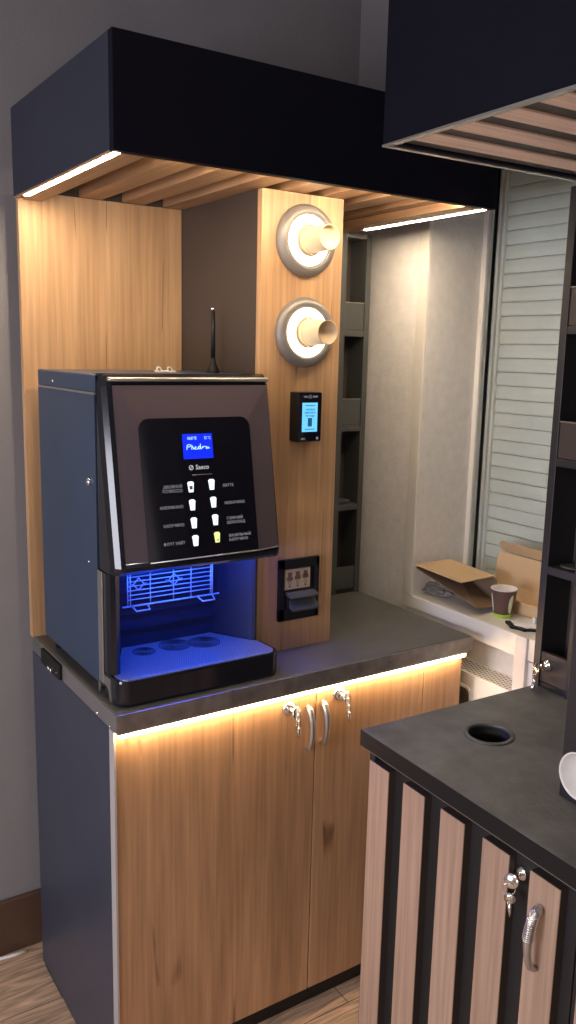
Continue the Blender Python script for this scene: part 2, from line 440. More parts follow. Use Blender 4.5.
def make_lock(parent, P, out, side, s=1.5):
    P = Vector(P); o = Vector(out).normalized(); sd = Vector(side).normalized(); up = Vector((0, 0, 1))
    g = G().lathe([(0, .0), (.0115*s, 0), (.0115*s, .003), (.0095*s, .006), (.0085*s, .006), (.0085*s, .010), (0, .010)], P, o, 24)
    put('lock', g, 'chrome', parent)
    # key in the lock: stem, flat bow seen edge on, second key hanging on a ring
    g = G()
    g.tube([P+o*.008, P+o*.020+sd*.002], .0032*s, 8)
    c = P+o*.028+sd*.004-up*.003
    g.lathe([(0, -.0012), (.0105*s, -.0012), (.0115*s, 0), (.0105*s, .0012), (0, .0012)], c, (sd*.45+o*.9+up*.2), 18)
    g.torus(c-up*.012+o*.004, (sd*.5+o*.6), .009*s, .0009, 20, 5)
    d = P+o*.031+sd*.006-up*.030
    g.lathe([(0, -.001), (.0085*s, -.001), (.0085*s, .001), (0, .001)], d, (o*.8+sd*.5), 16)
    g.tube([d-up*.006, d-up*.020+sd*.002, d-up*.030+sd*.003], [.0036*s, .0028*s, .0012*s], 6)
    put('key', g, 'keybow', parent)

# ================================================================== UNIT A
# --- base cabinet
t = thing('base_cabinet', 'two-door oak cabinet with graphite side panel, under the coffee machine', 'cabinet', (.47, .27, 0))
g = G().box(0, .018, .041, .545, 0, .859, .001); put('side_panel', g, 'graphite', t, label='graphite blue side panel')
g = G().box(.926, .944, .041, .545, 0, .859, .001); put('side_panel', g, 'oak_cab', t)
g = G().box(0, .0056, .018, .041, 0, .858, .001); put('edge_strip', g, 'edge', t, label='pale edge strip on the front corner')
g = G().box(.019, .925, .042, .54, .07, .088).box(.019, .925, .527, .54, .088, .858).box(.019, .925, .04, .12, .84, .858); put('carcass', g, 'brownblack', t)
g = G().box(.019, .925, .06, .076, 0, .07); put('toe_kick', g, 'blackpanel', t, label='black toe kick')
d = put('door', G().box(.0062, .4875, .022, .040, .072, .845, .0015), 'oak_cab', t)
make_handle(d, (.464, .022, .808), (0, -1, 0)); make_grip(d, (.464, .022, .808), (0, -1, 0), .1) if False else None
make_lock(d, (.414, .022, .815), (0, -1, 0), (1, 0, 0))
d = put('door', G().box(.4905, .8145, .022, .040, .072, .845, .0015), 'oak_cab', t)
make_handle(d, (.505, .022, .812), (0, -1, 0)); make_lock(d, (.553, .022, .822), (0, -1, 0), (1, 0, 0))
put('filler_panel', G().box(.8165, .944, .022, .040, .0, .845, .0015), 'oak_cab', t)
put('light_profile', G().box(.004, .944, .002, .0215, .856, .8603), 'alu', t)
put('led_strip', G().box(.006, .938, .003, .012, .8475, .8565, .001), 'led', t, label='glowing warm light strip under the worktop edge')
# --- worktop
t = thing('worktop', 'dark grey worktop the coffee machine stands on', 'countertop', (.47, .27, .86))
put('slab', G().box(0, .955, .003, .545, .8605, H, .002), 'stone', t)
put('front_edge', G().box(.0, .955, -.001, .003, .862, .8985, .001), 'steel', t, label='worn metal front edge')
put('side_edge', G().box(-.002, .0, .003, .31, .862, .8985, .0008), 'alu', t, label='scratched silver side edge')
s = put('socket_block', G().box(-.008, -.0, .32, .452, .861, .8975, .002), 'black', t, label='black socket block set in the side edge')
for yy in (.375, .392): put('socket_pin', G().lathe([(0, 0), (.0055, 0), (.0055, .003), (0, .004)], (-.008, yy, .868), (-1, 0, 0), 14), 'chrome', s)
for yy in (.335, .10, .03): put('screw', G().lathe([(0, 0), (.003, 0), (.002, .0015), (0, .0015)], (-.0085 if yy > .32 else -.002, yy, .875 if yy > .2 else .867), (-1, 0, 0), 10), 'chrome', t)
# --- oak back panel
tag(put('back_panel', G().box(-.004, .398, .528, .545, H, 1.936, .001), 'oak', base=(.2, .535, .9)),
    'tall oak wall panel behind the coffee machine', 'panel')
# --- column
t = thing('column', 'oak-fronted column holding two lit cup dispensers', 'column', (.505, .3, .9))
put('front_panel', G().box(.399, .614, .148, .166, H, 1.936, .0012), 'oak', t)
put('side_panel', G().box(.399, .414, .166, .545, H, 1.936), 'brownblack', t, label='dark brown side panel')
put('side_panel', G().box(.597, .612, .166, .545, H, 1.936), 'brownblack', t, label='dark brown side panel')
# --- canopy
def canopy_A():
    t = thing('canopy', 'black-fronted canopy with warm light strips over the coffee machine', 'canopy', (.43, .25, 1.918))
    x0, x1, y0 = -.0135, .881, -.0586
    g = G().box(x0, x1, y0, y0+.018, 1.918, 2.105, .001); put('fascia', g, 'navy', t)
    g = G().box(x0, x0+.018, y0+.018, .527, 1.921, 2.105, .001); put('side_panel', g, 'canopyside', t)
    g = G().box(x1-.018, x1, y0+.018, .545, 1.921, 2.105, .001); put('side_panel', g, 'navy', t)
    g = G().box(x0+.018, x1-.018, y0+.018, .545, 2.087, 2.104); put('top_board', g, 'navy', t)
    g = G().box(x0+.019, x1-.019, y0+.019, .544, 1.988, 1.996); put('soffit_board', g, 'brownblack', t)
    g = G().box(x0+.001, -.007, y0+.018, .527, 1.918, 1.936).box(.007, .050, y0+.018, .527, 1.918, 1.936).box(-.007, .007, y0+.018, .527, 1.926, 1.936)
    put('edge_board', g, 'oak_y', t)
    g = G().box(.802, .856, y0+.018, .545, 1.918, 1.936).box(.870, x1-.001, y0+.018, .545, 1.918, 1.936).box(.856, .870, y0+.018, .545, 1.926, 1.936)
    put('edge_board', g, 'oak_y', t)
    put('rear_rail', G().box(.052, .79, .5285, .544, 1.9365, 1.987), 'brownblack', t)
    put('led_strip', G().box(-.006, .006, y0+.020, .475, 1.9172, 1.925, .001), 'led_top', t)
    put('led_strip', G().box(.857, .869, y0+.020, .385, 1.9172, 1.925, .001), 'led_top', t)
    put('led_strip', G().box(.052, .85, y0+.0185, y0+.026, 1.921, 1.927), 'led_top', t)
    for k in range(7):
        a = .136+.1055*k; b = a+(.057 if k < 6 else .034)
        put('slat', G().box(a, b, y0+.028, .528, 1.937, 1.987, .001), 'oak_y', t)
canopy_A()
# --- cup dispensers
def dispenser(label, cx, cz, cuplabel, cl):
    t = thing('cup_dispenser', label, 'cup dispenser', (cx, .148, cz), 'A', 'cup dispensers on the oak column')
    put('ring', G().lathe([(.054, .0), (.0765, 0), (.0775, .004), (.0745, .012), (.067, .018), (.060, .019), (.054, .016)], (cx, .1485, cz), (0, -1, 0), 64, closed=True), 'greyplastic', t)
    put('light_disc', G().lathe([(.031, .0), (.055, .0), (.0545, .014), (.046, .017), (.031, .017)], (cx, .148, cz), (0, -1, 0), 56, closed=True), 'ringglow', t, label='glowing white inner ring')
    put('sleeve', G().lathe([(.0305, .017), (.034, .0175), (.034, .020), (.0305, .021)], (cx, .148, cz), (0, -1, 0), 40, closed=True), 'cupcard', t)
    # lowest paper cup of the stack: its recessed bottom shows
    L = .090
    g = G().lathe([(.0305, 0), (.0252, L-.004), (.0258, L-.002), (.0262, L), (.0245, L), (.0238, L-.009), (.0, L-.009)], (cx, .145, cz), (0, -1, 0), 40)
    for r, h in ((.0296, .018), (.0291, .03)): g.torus((cx, .145-h, cz), (0, -1, 0), r, .0006, 40, 5)
    tag(put('paper_cup', g, 'cupcard', base=(cx, .10, cz)), cuplabel, 'cup', 'paper cups in the dispensers')
dispenser('upper of the two round lit cup dispensers on the oak column', .512, 1.838, 'tan paper cup sticking out of the upper round dispenser', .1)
dispenser('lower of the two round lit cup dispensers on the oak column', .514, 1.641, 'tan paper cup sticking out of the lower round dispenser', .1)
# --- payment terminal
t = thing('payment_terminal', 'black card payment terminal with a lit cyan screen on the oak column', 'payment terminal', (.515, .148, 1.40))
tx0, tx1, tz0, tz1, ty = .481, .545, 1.399, 1.51, .112
put('body', G().box(tx0, tx1, ty+.002, .1495, tz0, tz1, .003), 'black', t)
put('face_glass', G().box(tx0+.001, tx1-.001, ty, ty+.003, tz0+.001, tz1-.001, .002), 'glassblack', t)
sc = put('screen', G().box(tx0+.010, tx1-.013, ty-.001, ty+.001, 1.422, 1.487, .0004), 'termscreen', t)
g = G(); R3 = lambda x, z, y=ty-.0013: frame_mat((x, y, z), (1, 0, 0), (0, 0, 1))
cx = (tx0+tx1)/2-.0015
text_g(g, 'оплата', .0075, R3(cx, 1.472)); text_g(g, 'картой и', .007, R3(cx, 1.465)); text_g(g, 'по коду', .0065, R3(cx, 1.458))
g.box(cx-.013, cx+.013, ty-.0016, ty-.001, 1.480, 1.4815); g.box(cx-.013, cx+.013, ty-.0016, ty-.001, 1.427, 1.4285)
g.box(cx-.0055, cx+.0055, ty-.0016, ty-.001, 1.434, 1.453)
put('screen_writing', g, 'termink', sc)
for tx_, xx, zz in (('VISA', cx-.012, 1.500), ('⊕', cx, 1.500), ('МИР', cx+.014, 1.500), ('NFC', tx0+.014, 1.406)):
    g = G(); text_g(g, tx_, .0062, R3(xx, zz, ty-.0006)); put('face_lettering', g, 'text', t)
g = G()
g.torus((tx1-.012, ty-.0008, 1.407), (0, 1, 0), .0028, .0005, 16, 4); g.box(tx1-.0135, tx1-.0105, ty-.0014, ty-.0005, 1.4055, 1.4085)
put('face_symbol', g, 'text', t)
# --- coin acceptor
t = thing('coin_acceptor', 'black coin acceptor with a brass-coloured window low on the oak column', 'coin acceptor', (.513, .148, .976))
g = G(); X0, X1, Z0, Z1 = .457, .569, .976, 1.123
g.box(X0, X1, .144, .1475, Z0, Z1, .001)
g.box(X0, X0+.014, .137, .1445, Z0, Z1, .001).box(X1-.010, X1, .137, .1445, Z0, Z1, .001).box(X0, X1, .137, .1445, Z1-.022, Z1, .001).box(X0, X1, .137, .1445, Z0, Z0+.03, .001)
put('bezel', g, 'black', t)
p_ = put('face_plate', G().box(.474, .545, .140, .144, 1.050, 1.099, .0008), 'coinplate', t)
g = G()
for i, xx in enumerate((.487, .509, .531)):
    g.box(xx-.008, xx+.008, .1388, .1405, 1.072+.001*i, 1.080+.002*i, .0004); g.box(xx-.0055, xx+.0055, .1388, .1405, 1.080, 1.092, .0004)
    g.box(xx-.002, xx+.002, .1385, .1405, 1.056, 1.060); g.torus((xx, .1395, 1.067), (0, 1, 0), .004, .0007, 14, 4)
put('coin_slot', g, 'icon_d', p_)
put('shelf_lip', G().prism([(.144, 1.046), (.118, 1.038), (.117, 1.034), (.144, 1.036)], 'X', .478, .556), 'shelfmetal', t)
put('return_flap', G().prism([(.144, 1.030), (.124, 1.012), (.119, 1.006), (.120, 1.001), (.144, 1.006)], 'X', .486, .558), 'shelfmetal', t)
put('tray_mouth', G().box(.48, .556, .1385, .144, .998, 1.047), 'blackpanel', t)

# --- narrow cup towers (one in each unit, same inner layout)
def tower(label, fr, horiz, depth, w0, w1, d0, d1, matname, ztop=1.921, withkey=False, panelmat=None):
    """horiz/depth tell which unit axis runs along the front; w0..w1 the front span, d0 front plane, d1 back"""
    def bx(g, a0, a1, b0, b1, z0, z1, bev=.0008):
        if horiz == 'x': g.box(a0, a1, b0, b1, z0, z1, bev)
        else: g.box(b0, b1, a0, a1, z0, z1, bev)
        return g
    base = ((w0+w1)/2, (d0+d1)/2, H) if horiz == 'x' else ((d0+d1)/2, (w0+w1)/2, H)
    t = thing('cup_tower', label, 'shelf', base, fr)
    for a in ((w0, w0+.018), (w1-.018, w1)):
        g = G(); bx(g, a[0], a[1], d0, d1, H, ztop); put('side_post', g, matname, t)
    i0, i1 = w0+.018, w1-.018
    g = G(); bx(g, i0, i1, d1-.006, d1, H, ztop); put('back_plate', g, matname if False else 'brownblack', t)
    g = G(); bx(g, i0, i1, d0+.001, d1-.006, ztop-.012, ztop); put('top_plate', g, 'alu' if fr == 'A' else matname, t)
    for z0, z1 in ((1.662, 1.738), (1.396, 1.472)):
        g = G(); bx(g, i0, i1, d0+.003, d0+.012, z0, z1); put('front_panel', g, panelmat or matname, t)
        g = G(); bx(g, i0, i1, d0+.001, d1-.006, z0-.017, z0-.001); put('shelf', g, matname, t)
        g = G(); bx(g, i0, i1, d0+.001, d0+.003, z1-.003, z1); put('panel_edge', g, 'steel', t)
    g = G(); bx(g, i0, i1, d0+.001, d1-.006, 1.150, 1.167); put('shelf', g, matname, t)
    g = G(); bx(g, i0, i1, d0+.003, d0+.012, .914, .980); fp = put('front_panel', g, panelmat or matname, t)
    g = G(); bx(g, i0, i1, d0+.004, d1-.006, H, .912); put('plinth', g, 'blackpanel', t)
    return t, fp
tower('dark grey narrow cup tower right of the oak column', 'A', 'x', 'y', .851, .954, .469, .545, 'shelfmetal')
def lid_stack(label, c, fr, n=2, r=.03):
    g = G()
    for i in range(n): g.lathe([(0, .001+.004*i), (r*.92, .001+.004*i), (r, .003+.004*i), (r, .0045+.004*i), (r*.85, .0048+.004*i), (0, .0035+.004*i)], c, (0, 0, 1), 28)
    tag(put('beverage_lids', g, 'shelfmetal', base=c, fr=fr), label, 'lid')
lid_stack('dark cup lids lying on the middle shelf of the grey cup tower', (.900, .507, 1.1672), 'A')

# --- coffee machine
t = thing('coffee_machine', 'black automatic coffee machine with lit drink buttons and blue-lit cup bay', 'coffee machine', (.2, .25, .9))
fy = lambda z, off=0.: .03+(z-1.18)*.065/.365-off
# housing
g = G().box(.014, .383, .212, .466, .925, 1.505, .002)
g.box(.014, .383, .117, .212, 1.172, 1.505, .002); put('housing', g, 'blackgloss', t)
g = G().box(.010, .0145, .118, .468, .925, 1.508, .0012); sp = put('side_panel', g, 'bluebody', t, label='graphite blue metal side panel')
put('side_panel', G().box(.3815, .3845, .118, .468, .925, 1.508, .0012), 'bluebody', t)
put('top_cover', G().box(.010, .387, .116, .468, 1.512, 1.547, .003), 'bluebody', t)
put('seam', G().box(.0095, .386, .117, .467, 1.508, 1.512), 'alu', t, label='pale seam under the top cover')
put('side_lock', G().lathe([(0, 0), (.008, 0), (.008, .004), (.004, .006), (0, .006)], (.010, .150, 1.335), (-1, 0, 0), 20), 'chrome', t)
put('side_lock', G().lathe([(0, 0), (.0035, 0), (.003, .002), (0, .002)], (.010, .36, 1.525), (-1, 0, 0), 12), 'chrome', t)
put('side_lock', G().lathe([(0, 0), (.0035, 0), (.003, .002), (0, .002)], (.010, .16, 1.17), (-1, 0, 0), 12), 'chrome', t)
for xx in (.04, .34):
    for yy in (.15, .43): put('foot', G().lathe([(0, 0), (.016, 0), (.018, .006), (.014, .026), (0, .026)], (xx, yy, H), (0, 0, 1), 20), 'black', t)
# door shell
secs = []
for z, o in ((1.1625, .022), (1.165, .010), (1.172, .003), (1.18, 0), (1.36, 0), (1.525, 0), (1.538, .003), (1.545, .010), (1.549, .022)):
    y = fy(min(z, 1.545))+o; i = .004 if o >= .02 else 0
    secs.append([(.0135+i, .116, z), (.0135+i, y+.026, z), (.018+i, y+.011, z), (.027+i, y+.002, z), (.036+i, y, z),
                 (.381-i, y, z), (.386-i, y+.002, z), (.3905-i, y+.011, z), (.392-i, y+.026, z), (.392-i, .116, z)])
dr = put('door', G().loft(secs, True, False), 'blackgloss', t, label='glossy black leaning door shell')
# faceted fascia frame
def P(x, z, off=.0): return (x-(.006 if off > .0018 else 0), fy(z, off+(.0105 if off > .0018 else 0)), z)
g = G()
o4 = [(.036, 1.190), (.382, 1.190), (.384, 1.527), (.037, 1.527)]; i4 = [(.084, 1.190), (.324, 1.190), (.324, 1.458), (.084, 1.458)]
O = [g.bm.verts.new(P(x, z, .0012)) for x, z in o4]; Oi = [g.bm.verts.new((x, fy(z, .0017), z)) for x, z in ((.041, 1.190), (.377, 1.190), (.379, 1.522), (.042, 1.522))]
I = [g.bm.verts.new((x, fy(z, .0118), z)) for x, z in i4]
for a, b in ((O, Oi), (Oi, I)):
    for i in (1, 2, 3): g.bm.faces.new((a[i], a[(i+1) % 4], b[(i+1) % 4], b[i]))
g.bm.faces.new(I); g.bm.faces.new((O[0], I[0], I[1], O[1])); g.bm.faces.new((O[0], Oi[0], I[0])); g.bm.faces.new((O[1], I[1], Oi[1]))
B2 = [g.bm.verts.new(P(x, z, -.002)) for x, z in o4]
for i in range(4): g.bm.faces.new((O[i], O[(i+1) % 4], B2[(i+1) % 4], B2[i]))
put('faceted_frame', g, 'facia', dr, label='purple-brown faceted frame')
# black glass panel with rounded top corners
g = G(); out = rrect(.084, .333, 1.190, 1.464, .022, (0, 0, 1, 1))
A = [g.bm.verts.new(P(x, z, .0022)) for x, z in out]; Bv = [g.bm.verts.new(P(x, z, .0)) for x, z in out]
g.bm.faces.new(A)
for i in range(len(out)): g.bm.faces.new((A[i], Bv[i], Bv[(i+1) % len(out)], A[(i+1) % len(out)]))
put('button_panel', g, 'glassblack', dr, label='black glass button panel')
up = Vector((0, .065, .365)).normalized()
def PM(x, z, off=.0032): return frame_mat(P(x, z, off), (1, 0, 0), up)
g = G().plate([P(.176, 1.383, .0024), P(.242, 1.383, .0024), P(.242, 1.432, .0024), P(.176, 1.432, .0024)], .0012); put('display', g, 'screenblue', dr, label='glowing blue display')
g = G(); text_g(g, '10:07 В', .0085, PM(.196, 1.4235, .0040), .0003, 'CENTER', .8); text_g(g, '12 °C', .008, PM(.231, 1.4235, .0040), .0003, 'CENTER', .8)
# handwritten word on the display as one stroke
import itertools
strokes = [
 [(0, 0), (.2, 1.5), (.5, 1.7), (1.2, 1.75), (1.35, 1.3), (1.0, .95), (.35, .9)],
 [(1.6, 0), (1.75, 1.6)], [(1.65, .7), (2.0, 1.0), (2.15, .6), (2.2, 0), (2.5, .3), (2.75, .6), (3.1, .75), (3.0, 1.0), (2.7, .8), (2.75, .15), (3.2, 0), (3.6, .4), (3.9, .9), (4.3, .95), (4.0, 1.05), (3.75, .5), (3.95, .02), (4.35, .4), (4.55, 1.9), (4.5, .5), (4.65, 0), (5.0, .5), (5.15, .95), (5.2, .35), (5.6, 1.0), (6.0, .8), (6.3, .95), (6.6, .8), (6.35, .3), (6.5, .05), (6.95, .5), (7.0, .85), (7.1, .2), (7.6, .35)]]
for st in strokes:
    g.tube([P(.1835+a*.0068, 1.4015+b*.0058, .0042) for a, b in st], .00075, 5)
put('display_writing', g, 'screentext', dr)
g = G(); text_g(g, 'Saeco', .0135, PM(.2155, 1.366, .003), .0003, 'CENTER', .95); g.torus(P(.1905, 1.366, .0032), (0, 1, -.18), .0044, .0006, 20, 5)
g.tube([P(.1875, 1.363, .0034), P(.1935, 1.369, .0034)], .0006, 5)
put('brand_lettering', g, 'brandtext', dr)
put('brand_underline', G().tube([P(.192, 1.3515, .003), P(.236, 1.3515, .003)], .0007, 6), 'alu', dr)
g = G()
rows = (1.3285, 1.2930, 1.2575, 1.2225)
LT = ('ДВОЙНОЙ\nЭСПРЕССО', 'АМЕРИКАНО', 'КАПУЧИНО', 'ФЛЭТ УАЙТ'); RT = ('ЛАТТЕ', 'МОКАЧИНО', 'ГОРЯЧИЙ\nШОКОЛАД', 'ВАНИЛЬНЫЙ\nКАПУЧИНО')
for i, z in enumerate(rows):
    for tx, px, al in ((LT[i], .168-.001*i, 'RIGHT'), (RT[i], .258+.002*i, 'LEFT')):
        g = G(); text_g(g, tx, .0084, PM(px, z-.002, .003), .0003, al, .95); put('drink_lettering', g, 'text', dr)
def cup_button(x, z, k):
    g = G(); w, h = .0068, .0105
    out = [(-w*.68, -h), (w*.68, -h), (w*.95, h*.55), (w*1.02, h*.62), (w*.98, h*.8), (w*.7, h*.86), (w*.6, h), (-w*.6, h), (-w*.7, h*.86), (-w*.98, h*.8), (-w*1.02, h*.62), (-w*.95, h*.55)]
    A = [g.bm.verts.new(P(x+a, z+b, .0036)) for a, b in out]; Bv = [g.bm.verts.new(P(x+a, z+b, .002)) for a, b in out]
    g.bm.faces.new(A)
    for i in range(len(out)): g.bm.faces.new((A[i], Bv[i], Bv[(i+1) % len(out)], A[(i+1) % len(out)]))
    b = put('cup_button', g, 'cupicon_y' if k == 7 else 'cupicon', dr, label='cup-shaped button glowing yellow' if k == 7 else 'cup-shaped button glowing white')
    g = G()
    if k == 0: g.plate([P(x-.0032, z-.005, .0037), P(x+.0032, z-.005, .0037), P(x+.0036, z+.002, .0037), P(x-.0036, z+.002, .0037)], .0003)
    elif k == 6: g.torus(P(x, z-.003, .0039), (0, 1, -.18), .0028, .0007, 14, 4)
    else: g.torus(P(x+.0006, z-.0055, .0039), (0, 1, -.18), .0018, .0005, 12, 4)
    return g
gi = []
for i, z in enumerate(rows):
    gi.append((cup_button(.1865+.0005*i, z, i), 'icon_d')); gi.append((cup_button(.2335+.0012*i, z+.002, 4+i), 'icon_o' if i >= 2 else 'icon_d'))
for g, mt in gi: put('button_print', g, mt, dr)
put('top_trim', G().tube([(.030, fy(1.538)+.003, 1.5385), (.036, fy(1.538)-.002, 1.5385), (.381, fy(1.538)-.002, 1.5385), (.387, fy(1.538)+.003, 1.5385)], .0045, 12), 'alu', dr, label='rounded satin metal bar along the top')
put('bottom_trim', G().tube([P(.036, 1.1885, .0015), P(.088, 1.1885, .0115-.0105+.0008), P(.088, 1.1885, .0028), P(.329, 1.1885, .0028), P(.381, 1.1885, .0015)], .0014, 8), 'alu', dr, label='thin metal line along the bottom')
# cup bay: splayed walls, back wall, roof, blue lamp
g = G()
pil = [(.0135, .118), (.0135, .078), (.017, .066), (.026, .060), (.036, .066), (.040, .080), (.092, .205), (.094, .2125), (.0135, .2125)]
g.prism(pil, 'Z', .956, 1.1625)
put('bay_wall', g, 'blackgloss', t)
g = G().prism([(.383, .135), (.383, .120), (.381, .112), (.374, .108), (.368, .112), (.316, .205), (.314, .2125), (.383, .2125)], 'Z', .956, 1.1625)
put('bay_wall', g, 'bayblack', t)
g = G().box(.088, .320, .205, .2125, .950, 1.168)
g.box(.09, .318, .2015, .2055, 1.030, 1.168, .0015); put('bay_back', g, 'bayblack', t)
put('spout', G().box(.185, .235, .105, .135, 1.150, 1.163, .004), 'blackgloss', t)
put('bay_lamp', G().box(.06, .35, .075, .083, 1.1585, 1.1622), 'blueled', t, label='blue light bar above the cup bay')
put('front_stile', G().box(.0105, .0135, .094, .118, .93, 1.1625, .001), 'alu', t, label='pale metal edge strip beside the cup bay')
# folding cup rack
g = G(); yb = .155; xa, xb, za, zb_ = .090, .290, 1.065, 1.128
L = lambda pts, r=.0011: g.tube([(x, y, z) for x, y, z in pts], r*1.15, 6)
L([(xa-.014, yb-.006, za), (xb+.014, yb-.006, za)], .0018)
for xx in (xa, xa+.006, xb-.004, xb): L([(xx, yb, za), (xx, yb, zb_+.008)], .0013)
for k in range(7):
    z = za+.012+k*.0098; L([(xa, yb, z), (xb, yb, z)])
for cxx in (.114, .196):
    L([(cxx-.020, yb-.002, 1.110), (cxx-.012, yb-.002, 1.110), (cxx, yb-.002, 1.123), (cxx+.012, yb-.002, 1.110), (cxx+.020, yb-.002, 1.110)], .0013)
    L([(cxx-.020, yb-.002, 1.110), (cxx-.012, yb-.002, 1.110), (cxx, yb-.002, 1.097), (cxx+.012, yb-.002, 1.110), (cxx+.020, yb-.002, 1.110)], .0013)
for xx in (.142, .196, .238): L([(xx, yb+.001, za), (xx, yb+.001, zb_+.006)], .0012)
for cxx in (.114, .268): L([(cxx-.018, yb-.006, za), (cxx-.015, yb-.026, za-.006), (cxx+.015, yb-.026, za-.006), (cxx+.018, yb-.006, za)], .0016)
put('cup_rack', g, 'rackwire', t, label='folded wire cup rack')
# drip tray
out = []
for cx_, cy_, a0 in ((.040, .044, PI), (.363, .044, 1.5*PI)):
    for k in range(9):
        a = a0+.5*PI*k/8; out.append((cx_+.026*math.cos(a), cy_+.026*math.sin(a)))
out += [(.386, .100), (.374, .112), (.316, .208), (.09, .208), (.040, .100), (.014, .092)]
body = G(); 
def shrink(o, k): 
    return [(.199+(x-.199)*(1-k), .11+(y-.11)*(1-k)) for x, y in o]
body.loft([[(x, y, z) for x, y in shrink(out, k)] for z, k in ((.902, .012), (.907, .002), (.930, 0), (.950, 0), (.9545, .008))], True, False)
tr = put('drip_tray', body, 'blackgloss', t, label='glossy black drip tray')
gt = [(x, y) for x, y in shrink(out, .045)]
g = G().prism(gt, 'Z', .9535, .9562); put('drip_plate', g, 'tray', tr, label='perforated metal drip plate')
g = G()
for cx_, cy_, n in ((.128, .160, 4), (.203, .165, 6), (.268, .150, 6)):
    for k in range(n): g.torus((cx_, cy_, .9565), (0, 0, 1), .007+.0055*k, .0011, 30, 5)
put('cup_mark', g, 'black', tr, label='dark rings marking the cup places')
g = G()
for k in range(24): g.box(.055+k*.0125, .060+k*.0125, .030, .034, .9555, .9572, .0006)
put('edge_rib', g, 'alu', tr); g = G()
for k in range(20): g.box(.098+k*.011, .1015+k*.011, .198, .2005, .9555, .9572, .0006)
put('edge_rib', g, 'alu', tr)
g = G().prism([(.062, .950), (.11, .950), (.125, .95), (.125, .905), (.118, .905), (.112, .930), (.080, .930), (.070, .925), (.064, .903), (.056, .903)], 'X', .0118, .0145); put('foot_plate', g, 'steel', t, label='notched grey foot plate')
put('foot', G().box(.02, .38, .075, .10, H, .914, .003), 'black', t)

# antenna and keys on the machine
t = thing('antenna', 'short black stick antenna on top of the coffee machine', 'antenna', (.366, .3, 1.547))
put('base', G().lathe([(0, 0), (.0155, 0), (.015, .004), (.008, .020), (.0058, .034), (0, .034)], (.366, .3, 1.547), (0, 0, 1), 24), 'black', t)
put('rod', G().tube([(.366, .3, 1.57), (.3655, .3, 1.69)], [.0056, .0046], 12), 'black', t)
put('tip', G().lathe([(0, 0), (.0048, 0), (.005, .003), (.003, .006), (0, .006)], (.3652, .3, 1.688), (-.2, -.3, 1), 12), 'chrome', t)
for (kx, lab) in ((.226, 'left of the two small pale key fobs on top of the coffee machine'), (.252, 'right of the two small pale key fobs on top of the coffee machine')):
    g = G().torus((kx, .29, 1.5525), (.3, -1, .5), .0062, .0016, 18, 6); g.box(kx+.004, kx+.014, .287, .292, 1.547, 1.5505, .001); g.box(kx-.012, kx-.004, .287, .291, 1.547, 1.551, .001)
    tag(put('key_fob', g, 'cupwhite', base=(kx, .29, 1.547)), lab, 'key fob', 'key fobs on the coffee machine')

# ================================================================== UNIT B (turned frame: x to its back, -y towards the viewer)
BL = -1.25
t = thing('base_cabinet', 'black cabinet faced with pale vertical wooden slats, in the right foreground', 'cabinet', (.28, -.62, 0), 'B')
put('side_panel', G().box(.02, .54, -.020, -.003, 0, .864, .001), 'blackpanel', t)
put('side_panel', G().box(.02, .54, BL, BL+.018, 0, .864, .001), 'blackpanel', t)
put('carcass', G().box(.05, .54, BL+.018, -.020, .07, .088).box(.525, .54, BL+.018, -.020, .088, .86).box(.05, .54, BL+.018, -.020, .84, .86), 'blackpanel', t)
put('toe_kick', G().box(.075, .09, BL+.018, -.020, 0, .07), 'blackpanel', t)
put('light_profile', G().box(.009, .0135, BL, -.006, .8585, .8625, .0006), 'alu', t, label='unlit aluminium profile below the worktop')
put('waste_chute', G().lathe([(.0415, -.034), (.040, -.2), (0, -.2), (0, -.203), (.042, -.203), (.0430, -.034)], (.198, -.134, H), (0, 0, 1), 40, closed=True), 'black', t)
for d0, d1, ks in ((-.0205, -.492, range(0, 5)), (-.494, -.965, range(5, 10)), (-.967, -1.232, range(10, 12))):
    d = put('door', G().box(.032, .048, d1, d0, .072, .850, .001), 'blackpanel', t)
    for k in ks:
        a = -.0115-.1005*k
        put('slat', G().box(.014, .0168, a-.058, a, .070, .839, .0008).box(.0168, .032, a-.0575, a-.0005, .0703, .8387, 0, 1), ['oak_pale', 'brownblack'], d)
    if ks[0] == 0:
        hp = (.014, -.440, .792); make_handle(d, hp, (-1, 0, 0)); make_grip(d, hp, (-1, 0, 0)); make_lock(d, (.032, -.384, .812), (-1, 0, 0), (0, -1, 0), 1.05)
    elif ks[0] == 5:
        hp = (.014, -.543, .780); make_handle(d, hp, (-1, 0, 0)); make_grip(d, hp, (-1, 0, 0)); make_lock(d, (.032, -.592, .808), (-1, 0, 0), (0, -1, 0))
